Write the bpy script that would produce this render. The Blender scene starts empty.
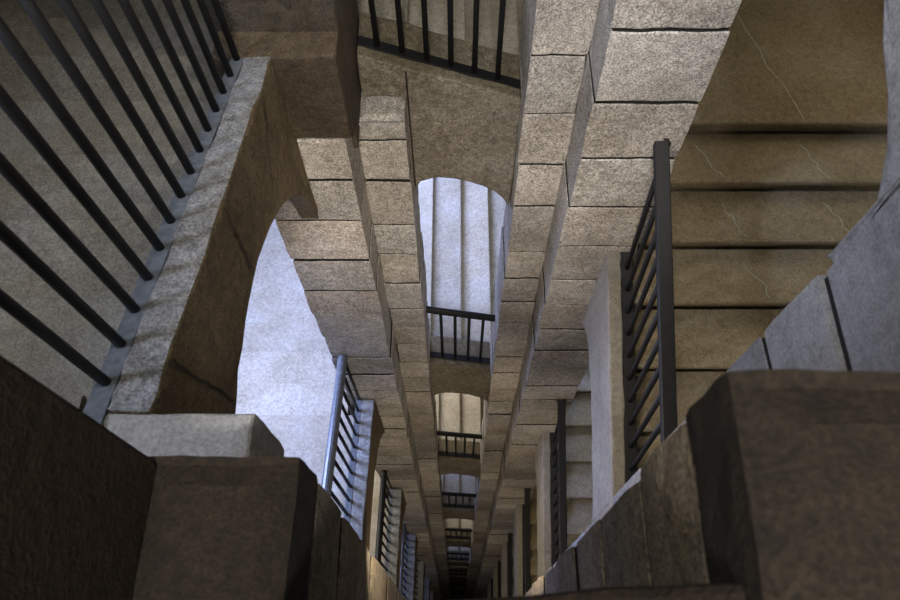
import bpy, bmesh, math, random
from mathutils import Vector, noise

random.seed(7)
A = 0.55                 # metres per plan unit
Z0 = 37.0                # camera height above the bottom of the tower
H = 6.56                 # storey height, plan units
NLEV = 10
C = bpy.context.scene.collection


def P(x, y, h):
    return Vector((x * A, y * A, Z0 - h * A))


# ------------------------------------------------------------------ materials
def nd(nt, t, **kw):
    n = nt.nodes.new(t)
    for k, v in kw.items():
        setattr(n, k, v)
    return n


def stone_mat(name, c_dark, c_mid, c_light, speck=0.5, stain=0.6, bump=0.35, rough=0.9, fine=190.0, tint=None):
    m = bpy.data.materials.new(name)
    m.use_nodes = True
    nt = m.node_tree
    L = nt.links.new
    bs = nt.nodes['Principled BSDF']
    bs.inputs['Roughness'].default_value = rough
    bs.inputs['Specular IOR Level'].default_value = 0.25
    geo = nd(nt, 'ShaderNodeNewGeometry')
    n1 = nd(nt, 'ShaderNodeTexNoise')
    n1.inputs['Scale'].default_value = 2.3
    n1.inputs['Detail'].default_value = 6
    n1.inputs['Roughness'].default_value = 0.62
    n2 = nd(nt, 'ShaderNodeTexNoise')
    n2.inputs['Scale'].default_value = fine
    n2.inputs['Detail'].default_value = 2
    n3 = nd(nt, 'ShaderNodeTexNoise')
    n3.inputs['Scale'].default_value = 28
    n3.inputs['Detail'].default_value = 5
    n3.inputs['Roughness'].default_value = 0.7
    for n in (n1, n2, n3):
        L(geo.outputs['Position'], n.inputs['Vector'])
    r1 = nd(nt, 'ShaderNodeValToRGB')
    e = r1.color_ramp.elements
    e[0].position = 0.30
    e[0].color = (*c_dark, 1)
    e[1].position = 0.72
    e[1].color = (*c_light, 1)
    k = e.new(0.5)
    k.color = (*c_mid, 1)
    L(n1.outputs['Fac'], r1.inputs['Fac'])
    # speckle
    r2 = nd(nt, 'ShaderNodeMapRange')
    r2.inputs['From Min'].default_value = 0.3
    r2.inputs['From Max'].default_value = 0.7
    r2.inputs['To Min'].default_value = 1 - speck
    r2.inputs['To Max'].default_value = 1 + speck
    L(n2.outputs['Fac'], r2.inputs['Value'])
    mx = nd(nt, 'ShaderNodeMix', data_type='RGBA', blend_type='MULTIPLY')
    mx.inputs[0].default_value = 1.0
    L(r1.outputs['Color'], mx.inputs[6])
    L(r2.outputs['Result'], mx.inputs[7])
    r3 = nd(nt, 'ShaderNodeMapRange')
    r3.inputs['From Min'].default_value = 0.32
    r3.inputs['From Max'].default_value = 0.62
    r3.inputs['To Min'].default_value = 1 - stain
    r3.inputs['To Max'].default_value = 1.08
    L(n3.outputs['Fac'], r3.inputs['Value'])
    mx2 = nd(nt, 'ShaderNodeMix', data_type='RGBA', blend_type='MULTIPLY')
    mx2.inputs[0].default_value = 1.0
    L(mx.outputs[2], mx2.inputs[6])
    L(r3.outputs['Result'], mx2.inputs[7])
    at = nd(nt, 'ShaderNodeAttribute', attribute_name='tone')
    mx3 = nd(nt, 'ShaderNodeMix', data_type='RGBA', blend_type='MULTIPLY')
    mx3.inputs[0].default_value = 1.0
    L(mx2.outputs[2], mx3.inputs[6])
    L(at.outputs['Color'], mx3.inputs[7])
    L(mx3.outputs[2], bs.inputs['Base Color'])
    ad = nd(nt, 'ShaderNodeMath', operation='MULTIPLY_ADD')
    ad.inputs[1].default_value = 2.0
    L(n3.outputs['Fac'], ad.inputs[0])
    L(n2.outputs['Fac'], ad.inputs[2])
    bp = nd(nt, 'ShaderNodeBump')
    bp.inputs['Strength'].default_value = bump
    bp.inputs['Distance'].default_value = 0.008
    L(ad.outputs[0], bp.inputs['Height'])
    L(bp.outputs['Normal'], bs.inputs['Normal'])
    return m


def plain_mat(name, col, rough=0.5, metal=0.0):
    m = bpy.data.materials.new(name)
    m.use_nodes = True
    nt = m.node_tree
    bs = nt.nodes['Principled BSDF']
    bs.inputs['Roughness'].default_value = rough
    bs.inputs['Metallic'].default_value = metal
    bs.inputs['Specular IOR Level'].default_value = 0.25
    n = nd(nt, 'ShaderNodeTexNoise')
    n.inputs['Scale'].default_value = 45
    n.inputs['Detail'].default_value = 4
    geo = nd(nt, 'ShaderNodeNewGeometry')
    nt.links.new(geo.outputs['Position'], n.inputs['Vector'])
    r = nd(nt, 'ShaderNodeValToRGB')
    r.color_ramp.elements[0].position = 0.3
    r.color_ramp.elements[1].position = 0.75
    r.color_ramp.elements[0].color = (*[c * 0.7 for c in col], 1)
    r.color_ramp.elements[1].color = (*[c * 1.35 for c in col], 1)
    nt.links.new(n.outputs['Fac'], r.inputs['Fac'])
    nt.links.new(r.outputs['Color'], bs.inputs['Base Color'])
    return m


M_PIER = stone_mat('granite_ashlar', (0.25, 0.223, 0.187), (0.36, 0.327, 0.285), (0.46, 0.427, 0.383), 0.6, 0.4, 0.5, fine=120)
M_PARA = stone_mat('parapet_stone', (0.16, 0.128, 0.085), (0.225, 0.185, 0.13), (0.30, 0.26, 0.20), 0.45, 0.5, 0.5, fine=120)
M_STEP = stone_mat('step_concrete', (0.23, 0.205, 0.15), (0.29, 0.262, 0.205), (0.345, 0.33, 0.29), 0.32, 0.25, 0.3, fine=130)
M_PALE = stone_mat('pale_parapet_stone', (0.28, 0.265, 0.25), (0.35, 0.335, 0.315), (0.41, 0.40, 0.385), 0.22, 0.25, 0.35, fine=120)
M_WALL = stone_mat('wall_render', (0.22, 0.20, 0.17), (0.32, 0.30, 0.26), (0.40, 0.38, 0.33), 0.2, 0.3, 0.3)
M_IRON = plain_mat('black_iron', (0.006, 0.006, 0.006), 0.55, 0.0)
M_STEEL = plain_mat('grey_steel_rail', (0.09, 0.10, 0.115), 0.38, 0.2)
M_RUST = plain_mat('rusty_plate', (0.03, 0.02, 0.014), 0.9)
M_CHALK = plain_mat('chalk', (0.33, 0.38, 0.33), 0.95)


def T(*c):
    """tone triple -> linear multiplier stored on the faces"""
    if len(c) == 1:
        c = c[0] if isinstance(c[0], tuple) else (c[0],) * 3
    return tuple(max(0.0, v) ** 2.2 for v in c) + (1.0,)


# ------------------------------------------------------------------ mesh helpers
def mesh_obj(name, bm, mat, parent=None, tone=1.0, smooth=False):
    bmesh.ops.recalc_face_normals(bm, faces=bm.faces)
    lay = bm.loops.layers.float_color.get('tone')
    if lay is None:
        lay = bm.loops.layers.float_color.new('tone')
        for f in bm.faces:
            for lp in f.loops:
                lp[lay] = T(tone)
    if smooth:
        for f in bm.faces:
            f.smooth = True
    me = bpy.data.meshes.new(name)
    bm.to_mesh(me)
    bm.free()
    me.materials.append(mat)
    o = bpy.data.objects.new(name, me)
    C.objects.link(o)
    if parent is not None:
        o.parent = parent
        o.matrix_parent_inverse = parent.matrix_basis.inverted()
    return o


def thing(name, label, cat, loc, group=None):
    o = bpy.data.objects.new(name, None)
    o.empty_display_size = 0.2
    C.objects.link(o)
    o.location = loc
    bpy.context.view_layer.update()
    tag(o, label, cat, group)
    return o


def tag(o, label, cat, group=None):
    o['label'] = label
    o['category'] = cat
    if group:
        o['group'] = group
    return o


def struct(o):
    o['kind'] = 'structure'
    return o


def box_bm(x0, x1, y0, y1, h0, h1, bev=0.0, seg=2):
    bm = bmesh.new()
    vs = [bm.verts.new(P(x, y, h)) for h in (h0, h1) for x, y in ((x0, y0), (x1, y0), (x1, y1), (x0, y1))]
    bm.faces.new(vs[0:4])
    bm.faces.new(vs[4:8][::-1])
    for i in range(4):
        j = (i + 1) % 4
        bm.faces.new((vs[i], vs[j], vs[4 + j], vs[4 + i]))
    bmesh.ops.recalc_face_normals(bm, faces=bm.faces)
    if bev:
        bmesh.ops.bevel(bm, geom=list(bm.edges), offset=bev * A, segments=seg, affect='EDGES', profile=0.5)
    return bm


def roughen(bm, cut, amp, scale=5.0):
    """subdivide long edges and push vertices about so that stone edges are worn"""
    for _ in range(6):
        ed = [e for e in bm.edges if e.calc_length() > cut]
        if not ed:
            break
        bmesh.ops.subdivide_edges(bm, edges=ed, cuts=1, use_grid_fill=True)
    for v in bm.verts:
        v.co += noise.noise_vector(v.co * scale) * amp + noise.noise_vector(v.co * scale * 4.3) * amp * 0.5


def tube_bm(p0, p1, r, n=10, r2=None, bm=None):
    bm = bm or bmesh.new()
    d = (p1 - p0).normalized()
    u = d.orthogonal().normalized()
    w = d.cross(u)
    r2 = r if r2 is None else r2
    rings = []
    for p, rr in ((p0, r), (p1, r2)):
        rings.append([bm.verts.new(p + (u * math.cos(t) + w * math.sin(t)) * rr)
                      for t in [2 * math.pi * i / n for i in range(n)]])
    for i in range(n):
        j = (i + 1) % n
        bm.faces.new((rings[0][i], rings[0][j], rings[1][j], rings[1][i]))
    bm.faces.new(rings[0])
    bm.faces.new(rings[1])
    return bm


def bar_bm(p0, p1, w, t, side, bev=0.15):
    """rectangular bar from p0 to p1, w across `side`, t the other way"""
    bm = bmesh.new()
    d = (p1 - p0).normalized()
    s = (side - d * side.dot(d)).normalized()
    q = d.cross(s)
    vs = [bm.verts.new(p + s * (a * w / 2) + q * (b * t / 2)) for p in (p0, p1)
          for a, b in ((-1, -1), (1, -1), (1, 1), (-1, 1))]
    bm.faces.new(vs[0:4])
    bm.faces.new(vs[4:8])
    for i in range(4):
        j = (i + 1) % 4
        bm.faces.new((vs[i], vs[j], vs[4 + j], vs[4 + i]))
    bmesh.ops.recalc_face_normals(bm, faces=bm.faces)
    bmesh.ops.bevel(bm, geom=list(bm.edges), offset=min(w, t) * bev, segments=2, affect='EDGES', profile=0.5)
    return bm


# ------------------------------------------------------------------ coursed stone columns
def column_bm(x0, x1, y0, y1, joints, seed, near=22.0, gap=0.026, deep=0.02, toplip=0.05, base=1.0, first=None, fwarm=0.0):
    """One continuous skin: blocks laid course on course with recessed joints between."""
    rnd = random.Random(seed)
    bm = bmesh.new()
    lay = bm.loops.layers.float_color.new('tone')

    def ring(h, off, fine, jit):
        pts = []
        X0, X1, Y0, Y1 = x0 + off + jit[0], x1 - off - jit[1], y0 + off + jit[2], y1 - off - jit[3]
        cs = [(X0, Y0), (X1, Y0), (X1, Y1), (X0, Y1)]
        for i in range(4):
            a, b = cs[i], cs[(i + 1) % 4]
            for k in range(SEG):
                t = k / SEG
                pts.append((a[0] + (b[0] - a[0]) * t, a[1] + (b[1] - a[1]) * t))
        out = []
        for px, py in pts:
            p = P(px, py, h)
            if fine:
                p += noise.noise_vector(p * 9.0) * 0.004 + noise.noise_vector(p * 31.0) * 0.003
            out.append(bm.verts.new(p))
        return out
    SEG = 8
    prev = None
    prevtone = 1.0
    n = len(joints) - 1
    for i in range(n):
        h0, h1 = joints[i], joints[i + 1]
        fine = h0 < near
        jit = [rnd.uniform(-0.012, 0.012) for _ in range(4)]
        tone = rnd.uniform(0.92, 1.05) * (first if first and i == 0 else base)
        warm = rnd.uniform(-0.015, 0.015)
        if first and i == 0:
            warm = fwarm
        g = gap
        lst = []
        if i == 0:
            lst += [(h0 + 0.004, toplip, jit), (h0 + toplip * 0.35, toplip * 0.3, jit)]
        else:
            lst += [(h0 + g * 0.5, deep, jit), (h0 + g * 0.5, 0.007, jit)]
        c = 0.012
        if fine:
            lst += [(h0 + g * 0.5 + c, 0.0, jit)]
            for t in (0.25, 0.5, 0.75):
                lst.append((h0 + (h1 - h0) * t, -0.004, jit))
            lst += [(h1 - g * 0.5 - c, 0.0, jit)]
        else:
            lst += [(h0 + g * 0.5 + c, 0.0, jit), (h1 - g * 0.5 - c, 0.0, jit)]
        lst += [(h1 - g * 0.5, 0.007, jit), (h1 - g * 0.5, deep, jit)]
        for q, (hh, off, jt) in enumerate(lst):
            r = ring(hh, off, fine and 0 < q < len(lst) - 1, jt if 0 < q < len(lst) - 1 else [0] * 4)
            if prev is not None:
                m = len(r)
                dark = (i > 0 and q == 0)
                tt = 0.22 if dark or ((q == 1 and i > 0) or q == len(lst) - 1) else tone
                for k in range(m):
                    f = bm.faces.new((prev[k], prev[(k + 1) % m], r[(k + 1) % m], r[k]))
                    for lp in f.loops:
                        lp[lay] = T(tt * (1 + warm), tt, tt * (1 - warm))
            else:
                f = bm.faces.new(r)
                for lp in f.loops:
                    lp[lay] = T(tone * (1 + warm), tone, tone * (1 - warm))
            prev = r
    f = bm.faces.new(prev)
    for lp in f.loops:
        lp[lay] = (1, 1, 1, 1)
    return bm


BOT = 66.5


def courses(first, step, seed, top):
    rnd = random.Random(seed)
    js = [top] + [j for j in first]
    h = js[-1]
    while h < BOT - 1.2:
        h += step * rnd.uniform(0.9, 1.1)
        js.append(h)
    js[-1] = BOT
    return js


XL, XR = 1.77, 1.88
Y1, Y2, YF = 3.93, 4.44, 5.23
SL, SR = -0.934, 1.064      # inner faces of the shaft
JL, JR = -0.472, 0.602      # jambs of the far opening
# far left
t = thing('stone_pier', 'tall coursed stone pier at the far left corner of the shaft, with stepped top ledges', 'pier',
          P(-1.2, 4.4, BOT), 'corner piers of the shaft')
mesh_obj('outer_column', column_bm(-XL, SL, Y1, YF, courses([5.43, 6.09, 6.86, 7.56], 0.68, 1, 4.86), 11, toplip=0.02), M_PIER, t)
mesh_obj('inner_column', column_bm(SL + 0.012, JL, Y2, YF, courses([5.5, 6.13, 6.95, 7.6], 0.68, 2, 5.22), 12, toplip=0.09), M_PIER, t)
b = box_bm(-XL, -0.875, Y1 + 0.0, YF, 3.93, 4.845, 0.02)
roughen(b, 0.09, 0.004)
mesh_obj('top_block', b, M_PARA, t, (0.52, 0.49, 0.45))
b = box_bm(-XL, -0.87, 4.18, YF + 0.05, -5.98, 3.95, 0.02)
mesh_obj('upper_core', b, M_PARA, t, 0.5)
b = box_bm(-1.1, -0.89, 4.2, YF - 0.02, 3.9, 5.3, 0.0)
mesh_obj('core_infill', b, M_PARA, t, 0.6)
# far right
t = thing('stone_pier', 'tall pale coursed stone pier at the far right corner, rising out of the frame', 'pier',
          P(1.2, 4.4, BOT), 'corner piers of the shaft')
mesh_obj('outer_column', column_bm(SR, XR, Y1, YF, courses([-5.3, -4.6, -3.9, -3.2, -2.6, -2.1, -1.4, -0.7, 0, 0.75, 1.5, 2.2, 2.96, 3.685, 4.40, 5.09, 5.83, 6.56, 7.3], 0.70, 3, -5.95), 13), M_PIER, t)
mesh_obj('inner_column', column_bm(JR, SR - 0.012, Y2, YF, courses([-5.3, -4.6, -3.9, -3.2, -2.6, -2.1, -1.4, -0.7, 0, 0.75, 1.5, 2.2, 2.96, 3.7, 4.42, 5.12, 5.87, 6.59, 7.56], 0.70, 4, -5.95), 14), M_PIER, t)
# near left
t = thing('stone_pier', 'stone pier with shade-painted top at the near left corner, closest to the viewer, with two top ledges', 'pier',
          P(-1.2, 0.6, BOT), 'corner piers of the shaft')
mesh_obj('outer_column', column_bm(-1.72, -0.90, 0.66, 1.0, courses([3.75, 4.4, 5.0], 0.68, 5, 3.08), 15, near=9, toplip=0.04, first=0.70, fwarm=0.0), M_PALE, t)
mesh_obj('inner_column', column_bm(-1.12, -0.57, -0.34, 0.69, courses([3.05, 3.75, 4.45], 0.66, 6, 2.6), 16, near=9, toplip=0.11, base=0.88, first=0.255, fwarm=0.10, deep=0.010), M_PARA, t)  # near-black first block: shade on this ledge is put into the tone
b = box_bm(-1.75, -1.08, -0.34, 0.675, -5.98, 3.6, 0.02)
mesh_obj('upper_core', b, M_PARA, t, (0.30, 0.25, 0.19))  # dark tone carries the near corner's shade as well
# near right
t = thing('stone_pier', 'stone pier with shade-painted top at the near right corner, its big block filling the lower right', 'pier',
          P(1.2, 0.5, BOT), 'corner piers of the shaft')
mesh_obj('outer_column', column_bm(1.11, 1.577, 0.05, 0.53, courses([0.7, 1.4, 2.1, 2.81, 3.5], 0.68, 7, 0.0), 17, near=9), M_PIER, t)
mesh_obj('inner_column', column_bm(0.55, 1.10, -0.34, 0.53, courses([1.70, 2.245, 2.94], 0.68, 8, 1.36), 18, near=9, toplip=0.11, base=0.88, first=0.255, fwarm=0.10, deep=0.010), M_PARA, t)  # top block toned down so the shade is in its colour
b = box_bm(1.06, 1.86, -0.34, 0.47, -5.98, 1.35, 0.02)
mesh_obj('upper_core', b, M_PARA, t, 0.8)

# ------------------------------------------------------------------ curb lines
ORD = ['topmost', 'second', 'third', 'fourth', 'fifth', 'sixth', 'seventh', 'eighth', 'ninth', 'tenth', 'eleventh']


def curb_left(y, k):
    if k == 0:
        return 3.06 + 0.297 * (y - 1.0)
    return 11.33 + 0.26 * (y - 3.93) + (k - 1) * H


def curb_right(y, k):
    return 0.09 + 0.39 * (3.93 - y) + k * H


def curb_far(x, k):
    return 5.01 + 0.375 * x if k == 0 else 11.93 + 0.3 * x + (k - 1) * 6.5


def parapet_bm(s0, s1, top, bot, d0, d1, mapf, cut=0.11, fine=True, extra=(), tone=(1, 1, 1), ttone=(1, 1, 1)):
    """wall panel between s0 and s1, top(s) / bot(s) heights, depth d0..d1"""
    n = max(10, int((s1 - s0) / cut))
    ss = [s0 + (s1 - s0) * (0.5 - 0.5 * math.cos(math.pi * i / n)) for i in range(n + 1)]
    ss = sorted([v for v in ss if all(abs(v - e) > 0.02 for e in extra)] + list(extra))
    n = len(ss) - 1
    rows = 7 if fine else 3
    bm = bmesh.new()
    grid = {}
    for side, d in ((0, d0), (1, d1)):
        for i, s in enumerate(ss):
            ht, hb = top(s), bot(s)
            for j in range(rows + 1):
                tt = j / rows
                if fine:
                    tt = 0.5 - 0.5 * math.cos(math.pi * tt)
                p = mapf(s, d, ht + (hb - ht) * tt)
                if fine:
                    p = p + noise.noise_vector(p * 7.0) * 0.006 + noise.noise_vector(p * 33.0) * 0.007
                grid[side, i, j] = bm.verts.new(p)
    for side in (0, 1):
        for i in range(n):
            for j in range(rows):
                bm.faces.new((grid[side, i, j], grid[side, i + 1, j], grid[side, i + 1, j + 1], grid[side, i, j + 1]))
    for i in range(n):
        for j in (0, rows):
            bm.faces.new((grid[0, i, j], grid[0, i + 1, j], grid[1, i + 1, j], grid[1, i, j]))
    for i in (0, n):
        for j in range(rows):
            bm.faces.new((grid[0, i, j], grid[0, i, j + 1], grid[1, i, j + 1], grid[1, i, j]))
    bmesh.ops.recalc_face_normals(bm, faces=bm.faces)
    lay = bm.loops.layers.float_color.new('tone')
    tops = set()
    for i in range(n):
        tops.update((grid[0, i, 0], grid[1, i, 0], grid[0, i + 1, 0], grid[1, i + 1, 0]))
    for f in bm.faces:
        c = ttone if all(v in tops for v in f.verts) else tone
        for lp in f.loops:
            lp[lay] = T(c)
    if fine:
        ed = [e for e in bm.edges if len(e.link_faces) == 2 and e.calc_face_angle(0) > 0.9]
        bmesh.ops.bevel(bm, geom=ed, offset=0.012, segments=2, affect='EDGES', profile=0.5)
    return bm


def arch(s, a, b, mid, ea, eb, pa, pb):
    c = (a + b) / 2
    q = min(1.0, abs(s - c) / ((b - a) / 2))
    e, p = (ea, pa) if s < c else (eb, pb)
    return mid + (e - mid) * (1 - math.sqrt(max(0.0, 1 - q ** p)))


GP = 'arched parapets between the piers'
for k in range(NLEV):
    fine = k < 3
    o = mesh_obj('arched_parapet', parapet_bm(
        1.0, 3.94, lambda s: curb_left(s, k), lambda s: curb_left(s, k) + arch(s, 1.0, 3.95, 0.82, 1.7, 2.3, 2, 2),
        -1.33, -1.53, lambda s, d, h: P(d, s, h), fine=fine, tone=(0.62, 0.58, 0.5), ttone=(0.80, 0.87, 1.02) if k == 0 else (0.88, 0.97, 1.12)), M_PARA)  # bluish tops over dark faces: daylight on the curb painted into the tone
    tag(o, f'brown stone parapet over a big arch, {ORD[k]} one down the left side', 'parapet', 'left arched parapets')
    jt = 2.76 + k * H
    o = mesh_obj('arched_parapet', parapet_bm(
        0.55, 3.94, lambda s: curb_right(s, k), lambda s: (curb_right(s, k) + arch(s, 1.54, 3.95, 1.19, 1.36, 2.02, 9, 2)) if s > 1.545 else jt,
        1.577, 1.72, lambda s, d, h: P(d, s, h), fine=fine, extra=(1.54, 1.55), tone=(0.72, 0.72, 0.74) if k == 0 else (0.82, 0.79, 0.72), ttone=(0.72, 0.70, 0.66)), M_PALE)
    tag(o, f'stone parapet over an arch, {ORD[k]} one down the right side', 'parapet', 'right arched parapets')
    mesh_obj('arch_jamb', column_bm(1.577, 1.72, 0.55, 1.54, [jt + 0.065] + [jt + 0.7 * q for q in (1, 2, 3, 4, 5)] + [curb_right(1.54, k + 1) - 0.02], 40 + k, toplip=0.006, base=0.72 if k == 0 else 0.8), M_PALE, o)
    mesh_obj('mortar_joint', box_bm(1.60, 1.71, 0.58, 1.52, jt - 0.03, jt + 0.06), M_PARA, o, 0.25)
    tk = 1.48 if k == 0 else 1.42
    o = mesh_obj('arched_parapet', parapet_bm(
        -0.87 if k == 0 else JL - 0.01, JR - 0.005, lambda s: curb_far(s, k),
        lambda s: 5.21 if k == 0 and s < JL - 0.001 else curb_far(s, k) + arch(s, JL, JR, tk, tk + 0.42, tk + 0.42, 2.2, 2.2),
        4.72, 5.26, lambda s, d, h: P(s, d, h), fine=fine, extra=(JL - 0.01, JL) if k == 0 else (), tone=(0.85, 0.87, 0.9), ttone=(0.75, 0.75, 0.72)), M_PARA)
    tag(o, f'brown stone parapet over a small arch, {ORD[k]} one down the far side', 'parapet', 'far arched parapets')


def joint_line(parent, pts, w):
    """dark mortar line let into the face of a stone: a thin strip of points"""
    bm = bmesh.new()
    vs = [(bm.verts.new(a), bm.verts.new(b)) for a, b in pts]
    for i in range(len(vs) - 1):
        bm.faces.new((vs[i][0], vs[i][1], vs[i + 1][1], vs[i + 1][0]))
    return mesh_obj('mortar_joint', bm, M_PARA, parent, 0.28)


left0 = bpy.data.objects['arched_parapet']
far0 = bpy.data.objects['arched_parapet.002']
for (ya, ha), (yb_, hb) in (((1.28, 3.17), (1.43, 4.16)), ((3.52, 3.83), (2.98, 4.46)), ((2.35, 3.50), (2.30, 4.2))):
    rj = random.Random(int(ya * 100))
    pts = []
    for i in range(13):
        tt = i / 12
        yy, hh = ya + (yb_ - ya) * tt + rj.uniform(-0.012, 0.012), ha + (hb - ha) * tt
        pts.append((P(-1.318, yy - 0.008, hh), P(-1.318, yy + 0.008, hh)))
    joint_line(left0, pts, 0)
pts = []
for i in range(13):
    hh = 4.88 + (6.6 - 4.88) * i / 12
    pts.append((P(JL + 0.012, 4.706, hh), P(JL + 0.028, 4.706, hh)))
joint_line(far0, pts, 0)
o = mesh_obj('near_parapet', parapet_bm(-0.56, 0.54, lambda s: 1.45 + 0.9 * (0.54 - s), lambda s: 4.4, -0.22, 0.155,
                                        lambda s, d, h: P(s, d, h), tone=(0.2, 0.17, 0.13), ttone=(0.24, 0.2, 0.15)), M_PARA)  # low tones paint the shade under the viewer onto the stone
tag(o, 'shade-painted stone parapet along the bottom edge, right under the viewer', 'parapet')

# ------------------------------------------------------------------ railings
X_ = Vector((1, 0, 0))
Y_ = Vector((0, 1, 0))


def railing(label, group, base_pts, rail_pts, feet, mapf_base, mapf_rail, side, steel=False, rail_w=0.14, rail_t=0.09,
            foot_w=0.10, bar_r=0.025, tube=False, plate=None, foot_m=None):
    t = thing('iron_railing', label, 'railing', base_pts[0], group)
    mr = M_STEEL if steel else M_IRON
    if tube:
        mesh_obj('handrail', tube_bm(rail_pts[0], rail_pts[1], rail_w * A / 2, 14), mr, t, smooth=False)
    else:
        mesh_obj('handrail', bar_bm(rail_pts[0], rail_pts[1], rail_w * A, rail_t * A, side), mr, t)
    mesh_obj('bottom_rail', bar_bm(base_pts[0], base_pts[1], foot_w * A, 0.03 * A, side), foot_m or M_IRON, t)
    for s in feet:
        mesh_obj('baluster', tube_bm(mapf_base(s), mapf_rail(s), bar_r * A, 10), M_IRON, t, smooth=True)
    if plate is not None:
        mesh_obj('fixing_plate', plate, M_RUST, t)
    return t


for k in range(NLEV):
    # left
    hr = 1.75
    fy = [1.157 + 0.212 * i for i in range(14 if k < 5 else 13)]
    f = [y for y in fy if y < 3.92]
    xb, xr = -1.58, -1.60
    railing(f'black iron railing on the left parapet, {ORD[k]} of the left side', 'left railings',
            (P(xb, 0.72 if k == 0 else 1.02, curb_left(0.72 if k == 0 else 1.02, k) + 0.03), P(xb, Y1 + 0.02, curb_left(Y1, k) + 0.03)),
            (P(xr, 1.02, curb_left(1.02, k) - hr), P(xr, Y1 + 0.02, curb_left(Y1, k) - hr)),
            f, lambda s: P(xb, s, curb_left(s, k) + 0.04), lambda s: P(xr, s, curb_left(s, k) - hr + 0.02), X_,
            steel=(k % 2 == 1), tube=True, rail_w=0.135, foot_m=M_STEEL)
    # right
    hr = 1.78
    xb, xr = 1.785, 1.70
    f = [1.62 + 0.215 * i for i in range(11)]
    f = [y for y in f if y < 3.9]
    plate = box_bm(1.615, 1.785, Y1 - 0.012, Y1 + 0.01, curb_right(Y1, k) - hr - 0.055, curb_right(Y1, k) - hr + 0.06)
    railing(f'black iron railing on the right parapet, {ORD[k]} of the right side', 'right railings',
            (P(xb, 1.56, curb_right(1.56, k) + 0.03), P(xb, Y1 + 0.02, curb_right(Y1, k) + 0.03)),
            (P(xr, 1.56, curb_right(1.56, k) - hr), P(xr, Y1 + 0.02, curb_right(Y1, k) - hr)),
            f, lambda s: P(xb, s, curb_right(s, k) + 0.04), lambda s: P(xr, s, curb_right(s, k) - hr + 0.02), X_,
            rail_w=0.125, rail_t=0.07, foot_w=0.12, plate=plate if k in (1, 2) else None)
    # far
    hr = 1.78
    yb = 4.88
    xs = [-0.70 + 0.215 * i for i in range(6)] if k == 0 else [-0.25 + 0.22 * i for i in range(4)]
    xe = -0.86 if k == 0 else -0.47
    railing(f'black iron railing in the far opening, {ORD[k]} of the far side', 'far railings',
            (P(xe, yb, curb_far(xe, k)), P(0.595, yb, curb_far(0.595, k))),
            (P(xe, yb, curb_far(xe, k) - hr), P(0.595, yb, curb_far(0.595, k) - hr)),
            xs, lambda s: P(s, yb, curb_far(s, k)), lambda s: P(s, yb, curb_far(s, k) - hr), Y_,
            steel=False, tube=True, rail_w=0.11, foot_w=0.11)

# ------------------------------------------------------------------ stairs
OUTX = 5.2
OUTY = 10.0
NEARY = -3.6


def step_obj(x0, x1, y0, y1, h, thick, parent, tone, nose='-y', over=0.12, lip=0.075):
    """stone tread with a projecting rounded nosing, extruded across the flight"""
    L0, L1 = (y0, y1) if nose[1] == 'y' else (x0, x1)
    W0, W1 = (x0, x1) if nose[1] == 'y' else (y0, y1)
    prof = [(0, lip * 0.3), (lip * 0.12, lip * 0.1), (lip * 0.4, 0)]
    ln = L1 - L0
    prof += [(ln, 0), (ln, thick), (over, thick), (over, lip + 0.015), (0.01, lip), (0, lip * 0.8)]
    bm = bmesh.new()
    rows = []
    for wv in (W0, W1):
        r = []
        for a, b in prof:
            u = L0 + a if nose[0] == '-' else L1 - a
            r.append(bm.verts.new(P(wv, u, h + b) if nose[1] == 'y' else P(u, wv, h + b)))
        rows.append(r)
    n = len(prof)
    bm.faces.new(rows[0])
    bm.faces.new(rows[1])
    for i in range(n):
        k2 = (i + 1) % n
        bm.faces.new((rows[0][i], rows[0][k2], rows[1][k2], rows[1][i]))
    return mesh_obj('step', bm, M_STEP, parent, tone)


def jag(p0, p1, n, amp, seed):
    rnd = random.Random(seed)
    out = []
    for i in range(n + 1):
        tt = i / n
        out.append((p0[0] + (p1[0] - p0[0]) * tt + rnd.uniform(-amp, amp), p0[1] + (p1[1] - p0[1]) * tt + rnd.uniform(-amp, amp) * 0.3))
    return out


def ribbon(pts, h, w, parent, name='chalk_line'):
    bm = bmesh.new()
    vs = []
    for i, (x, y) in enumerate(pts):
        q = pts[min(i + 1, len(pts) - 1)]
        p = pts[max(i - 1, 0)]
        d = Vector((q[0] - p[0], q[1] - p[1])).normalized()
        nx, ny = -d.y, d.x
        vs.append((bm.verts.new(P(x + nx * w, y + ny * w, h - 0.004)), bm.verts.new(P(x - nx * w, y - ny * w, h - 0.004))))
    for i in range(len(vs) - 1):
        bm.faces.new((vs[i][0], vs[i][1], vs[i + 1][1], vs[i + 1][0]))
    return mesh_obj(name, bm, M_CHALK, parent)


rs = random.Random(5)


def rtone(k):
    v = rs.uniform(0.86, 0.96)
    return (v * 0.96, v * 0.91, v * 0.82) if k % 2 else (v, v, v)


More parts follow.
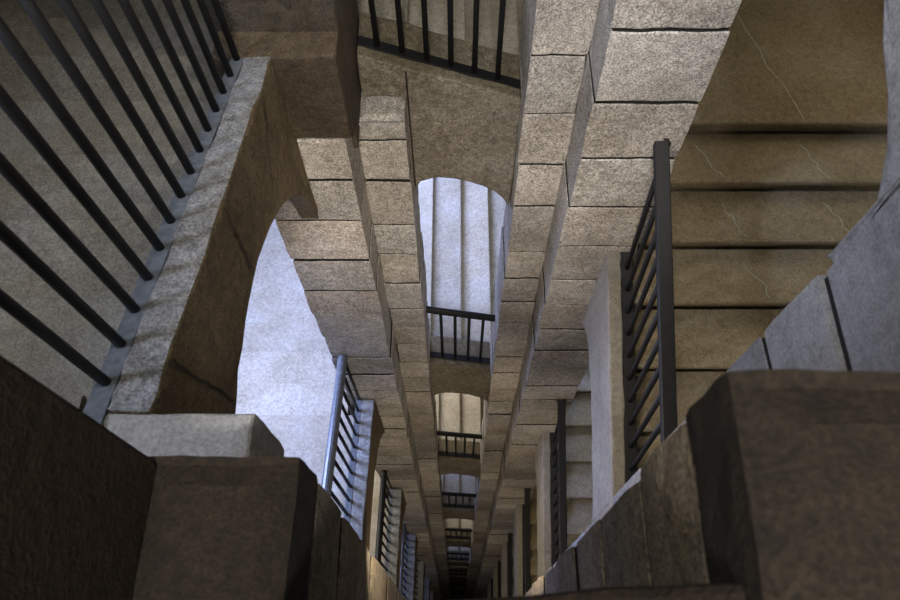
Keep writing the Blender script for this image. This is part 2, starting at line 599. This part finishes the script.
for k in range(NLEV):
    # right flight: comes down towards the viewer
    if k:
        t = thing('stair_flight', f'worn stone stair flight behind the right railings, {ORD[k]} storey', 'stairs',
                  P(3.4, 3, curb_right(1, k)), 'right stair flights')
        ys = [5.23, 4.64, 4.05, 3.45, 2.83, 2.22, 1.6, 1.0]
        back = OUTY
        for i, y in enumerate(ys):
            h = 6.76 + 0.42 * (3.83 - y) + (k - 1) * H
            s = step_obj(1.91 if i < 4 else 1.73, OUTX - 0.01, y, back + (0.05 if i else -0.01), h, 0.55, t, rtone(k))
            if i == 0:
                s.name = 'landing'
            if i == 3:
                mesh_obj('step_end', box_bm(1.73, 1.91, y, 3.90, h, h + 0.5, 0.01), M_STEP, t, 0.9)
            if k == 1 and i < 4:
                for q, xx in enumerate((2.35, 3.5)):
                    w = min(back - y, 1.9)
                    ribbon(jag((xx + 0.25 * i - 0.3 * (i == 0), y + w - 0.1), (xx + 0.25 * i + 0.22, y + 0.05), 7, 0.035, 10 * i + q), h, 0.0035, s)
            back = y
    # left flight: goes down away from the viewer
    t = thing('stair_flight', f'pale stone stair flight behind the left railings, {ORD[k]} storey', 'stairs',
              P(-3.4, 3, curb_left(4, k)), 'left stair flights')
    ys = [-0.1 + 0.63 * i for i in range(10)]
    for i in range(len(ys)):
        h = curb_left(ys[i] + 0.6, k) + 0.28
        fr = ys[i] + 0.63 if i < len(ys) - 1 else OUTY
        step_obj(-OUTX + 0.01, -1.81 if fr > 4.3 or fr < 1.2 else -1.61, ys[i] - 0.05, fr + (0.03 if i < len(ys) - 1 else -0.01), h, 0.55, t, rs.uniform(0.975, 1.02) * (0.74 if k == 0 else 1.0), '+y', 0.03, 0.05).name = 'step' if i < len(ys) - 1 else 'landing'
    # far flight: goes down from left to right
    t = thing('stair_flight', f'stone stair flight seen through the far opening, {ORD[k]} storey', 'stairs',
              P(0, 6.5, curb_far(1.5, k)), 'far stair flights')
    xs = [-1.05, -0.50, 0.05, 0.60, 1.15, 1.66]
    back = -1.60
    for i, x in enumerate(xs):
        h = curb_far(x, k) + 0.22
        s = step_obj(back - (0.05 if i else 0), x + 0.03, 5.29, OUTY - 0.01, h, 0.55, t, rs.uniform(0.92, 1.05), '+x', 0.03, 0.05)
        if k == 1 and i in (2, 3):
            for q, yy in enumerate((5.75, 6.5)):
                ribbon([(u, v) for v, u in jag((yy, back + 0.1), (yy + 0.06, x - 0.05), 6, 0.02, 77 + q + i)], h, 0.0035, s)
        back = x
    # near flight
    if k < 3:
        t = thing('stair_flight', f'stone stair flight under the viewer, {ORD[k]} storey', 'stairs', P(0, -2, 3.2 + k * H), 'near stair flights')
        for i in range(6):
            x1 = 1.7 - 0.56 * i
            step_obj(x1 - 0.56 - 0.04 if i < 5 else -OUTX + 0.01, x1 if i else OUTX - 0.01, NEARY + 0.01, -0.36, 1.9 + 0.25 * i + k * H, 0.5, t, 1.0, '-x', 0.03)

# ------------------------------------------------------------------ shell
ZT = -6.0
struct(mesh_obj('wall_left', box_bm(-OUTX - 0.5, -OUTX, NEARY - 0.5, OUTY + 0.5, ZT, BOT), M_WALL))
struct(mesh_obj('wall_right', box_bm(OUTX, OUTX + 0.5, NEARY - 0.5, OUTY + 0.5, ZT, BOT), M_WALL))
struct(mesh_obj('wall_far', box_bm(-OUTX, OUTX, OUTY, OUTY + 0.5, ZT, BOT), M_WALL))
struct(mesh_obj('wall_near', box_bm(-OUTX, OUTX, NEARY - 0.5, NEARY, ZT, BOT), M_WALL))
struct(mesh_obj('floor', box_bm(-OUTX - 0.5, OUTX + 0.5, NEARY - 0.5, OUTY + 0.5, BOT, BOT + 0.6), M_WALL, tone=0.3))
struct(mesh_obj('ceiling', box_bm(-OUTX - 0.5, OUTX + 0.5, NEARY - 0.5, OUTY + 0.5, ZT - 0.5, ZT), M_WALL))


# ------------------------------------------------------------------ light
def area(loc, target, size, power, col, spread=180, sy=None):
    d = bpy.data.lights.new('window_or_fill_light', 'AREA')
    d.energy = power
    d.color = col
    d.size = size
    if sy:
        d.shape = 'RECTANGLE'
        d.size_y = sy
    d.spread = math.radians(spread)
    o = bpy.data.objects.new('window_or_fill_light', d)
    C.objects.link(o)
    o.location = loc
    o.rotation_euler = (target - loc).to_track_quat('-Z', 'Y').to_euler()
    return o


BLUE = (0.45, 0.55, 1.0)
COOL = (0.80, 0.86, 1.0)
NEUT = (1.0, 0.94, 0.84)
WARM = (1.0, 0.82, 0.55)

# window light on the top left flight: crosses the railing and the shaft to the right
area(P(-4.9, 0.42, -2.2), P(1.4, 2.9, 3.4), 0.5, 46, (0.70, 0.78, 1.0), 80)
# added fill lamp over the shaft, for the near right pier's inner faces
area(P(-0.75, 1.5, -2.5), P(0.3, 2.2, 6.0), 0.5, 30, NEUT, 130)
# added weak lamp, brightens the far left pier's upper core
area(P(3.6, 1.6, -2.6), P(-0.9, 4.4, 4.6), 0.4, 18, NEUT, 50)
# window in the near wall, behind the viewer
area(P(0.0, -3.3, -4.0), P(0.5, 4.0, 6.5), 0.7, 165, (1.0, 0.96, 0.92), 110)
# added unseen fill lamps down the near side, brighten the deep piers
for k in range(6):
    area(P(0.05, 0.78, 4.6 + k * H), P(0.05, 4.4, 9.5 + k * H), 0.4, [26, 20, 13, 8, 3, 0.5][k], (1.0, 0.84, 0.62), 150)
for k in range(1, NLEV):
    # left windows
    c, p = [(BLUE, 0), (BLUE, 450), ((1.0, 0.95, 0.92), 130), (BLUE, 90), (NEUT, 30), (BLUE, 40), (NEUT, 15), (BLUE, 12), (NEUT, 4), (NEUT, 2)][k]
    area(P(-5.0, 4.2, curb_left(3, k) - 3.2), P(-2.0, 3.4, curb_left(3, k) + 0.2), 0.9, p, c)
    # far windows
    c, p = [(BLUE, 0), (BLUE, 290), ((1.0, 0.93, 0.88), 170), (BLUE, 120), ((1.0, 0.93, 0.88), 120), (BLUE, 120), (NEUT, 10), (NEUT, 0), (NEUT, 0), (NEUT, 0)][k]
    if p:
        area(P(-1.6, 9.8, curb_far(0, k) - 2.6), P(0, 6.2, curb_far(0, k)), 0.9, p, c)
    # right windows
    c, p = [(BLUE, 0), ((1.0, 0.88, 0.68), 17), ((0.68, 0.77, 1.0), 40), (WARM, 14), (NEUT, 12), (NEUT, 8), (NEUT, 6), (NEUT, 3), (NEUT, 2), (NEUT, 1)][k]
    area(P(4.9, 6.0, curb_right(3, k) - 3.4), P(3.2, 4.4, curb_right(3, k)), 0.9, p, c)
area(P(-0.5, 9.8, 1.6), P(0, 6.2, 5.0), 0.9, 12, COOL)

w = bpy.data.worlds.new('world')
bpy.context.scene.world = w
w.use_nodes = True
w.node_tree.nodes['Background'].inputs['Color'].default_value = (0.5, 0.6, 0.8, 1)
w.node_tree.nodes['Background'].inputs['Strength'].default_value = 0.02

# ------------------------------------------------------------------ camera
TH = math.atan(370 / 735)
cd = bpy.data.cameras.new('camera')
cd.sensor_width = 36
cd.lens = 735 / 900 * 36
cd.shift_x = -7 / 900
cd.clip_start = 0.02
cd.dof.use_dof = True
cd.dof.focus_distance = 4.5
cd.dof.aperture_fstop = 5.6
co = bpy.data.objects.new('camera', cd)
C.objects.link(co)
co.location = P(0, 0, 0)
co.rotation_euler = (TH, 0, 0)
sc = bpy.context.scene
sc.camera = co
sc.view_settings.view_transform = 'Standard'
sc.view_settings.look = 'None'
sc.view_settings.exposure = -0.3
sc.cycles.max_bounces = 6
sc.cycles.diffuse_bounces = 4
sc.cycles.use_denoising = True
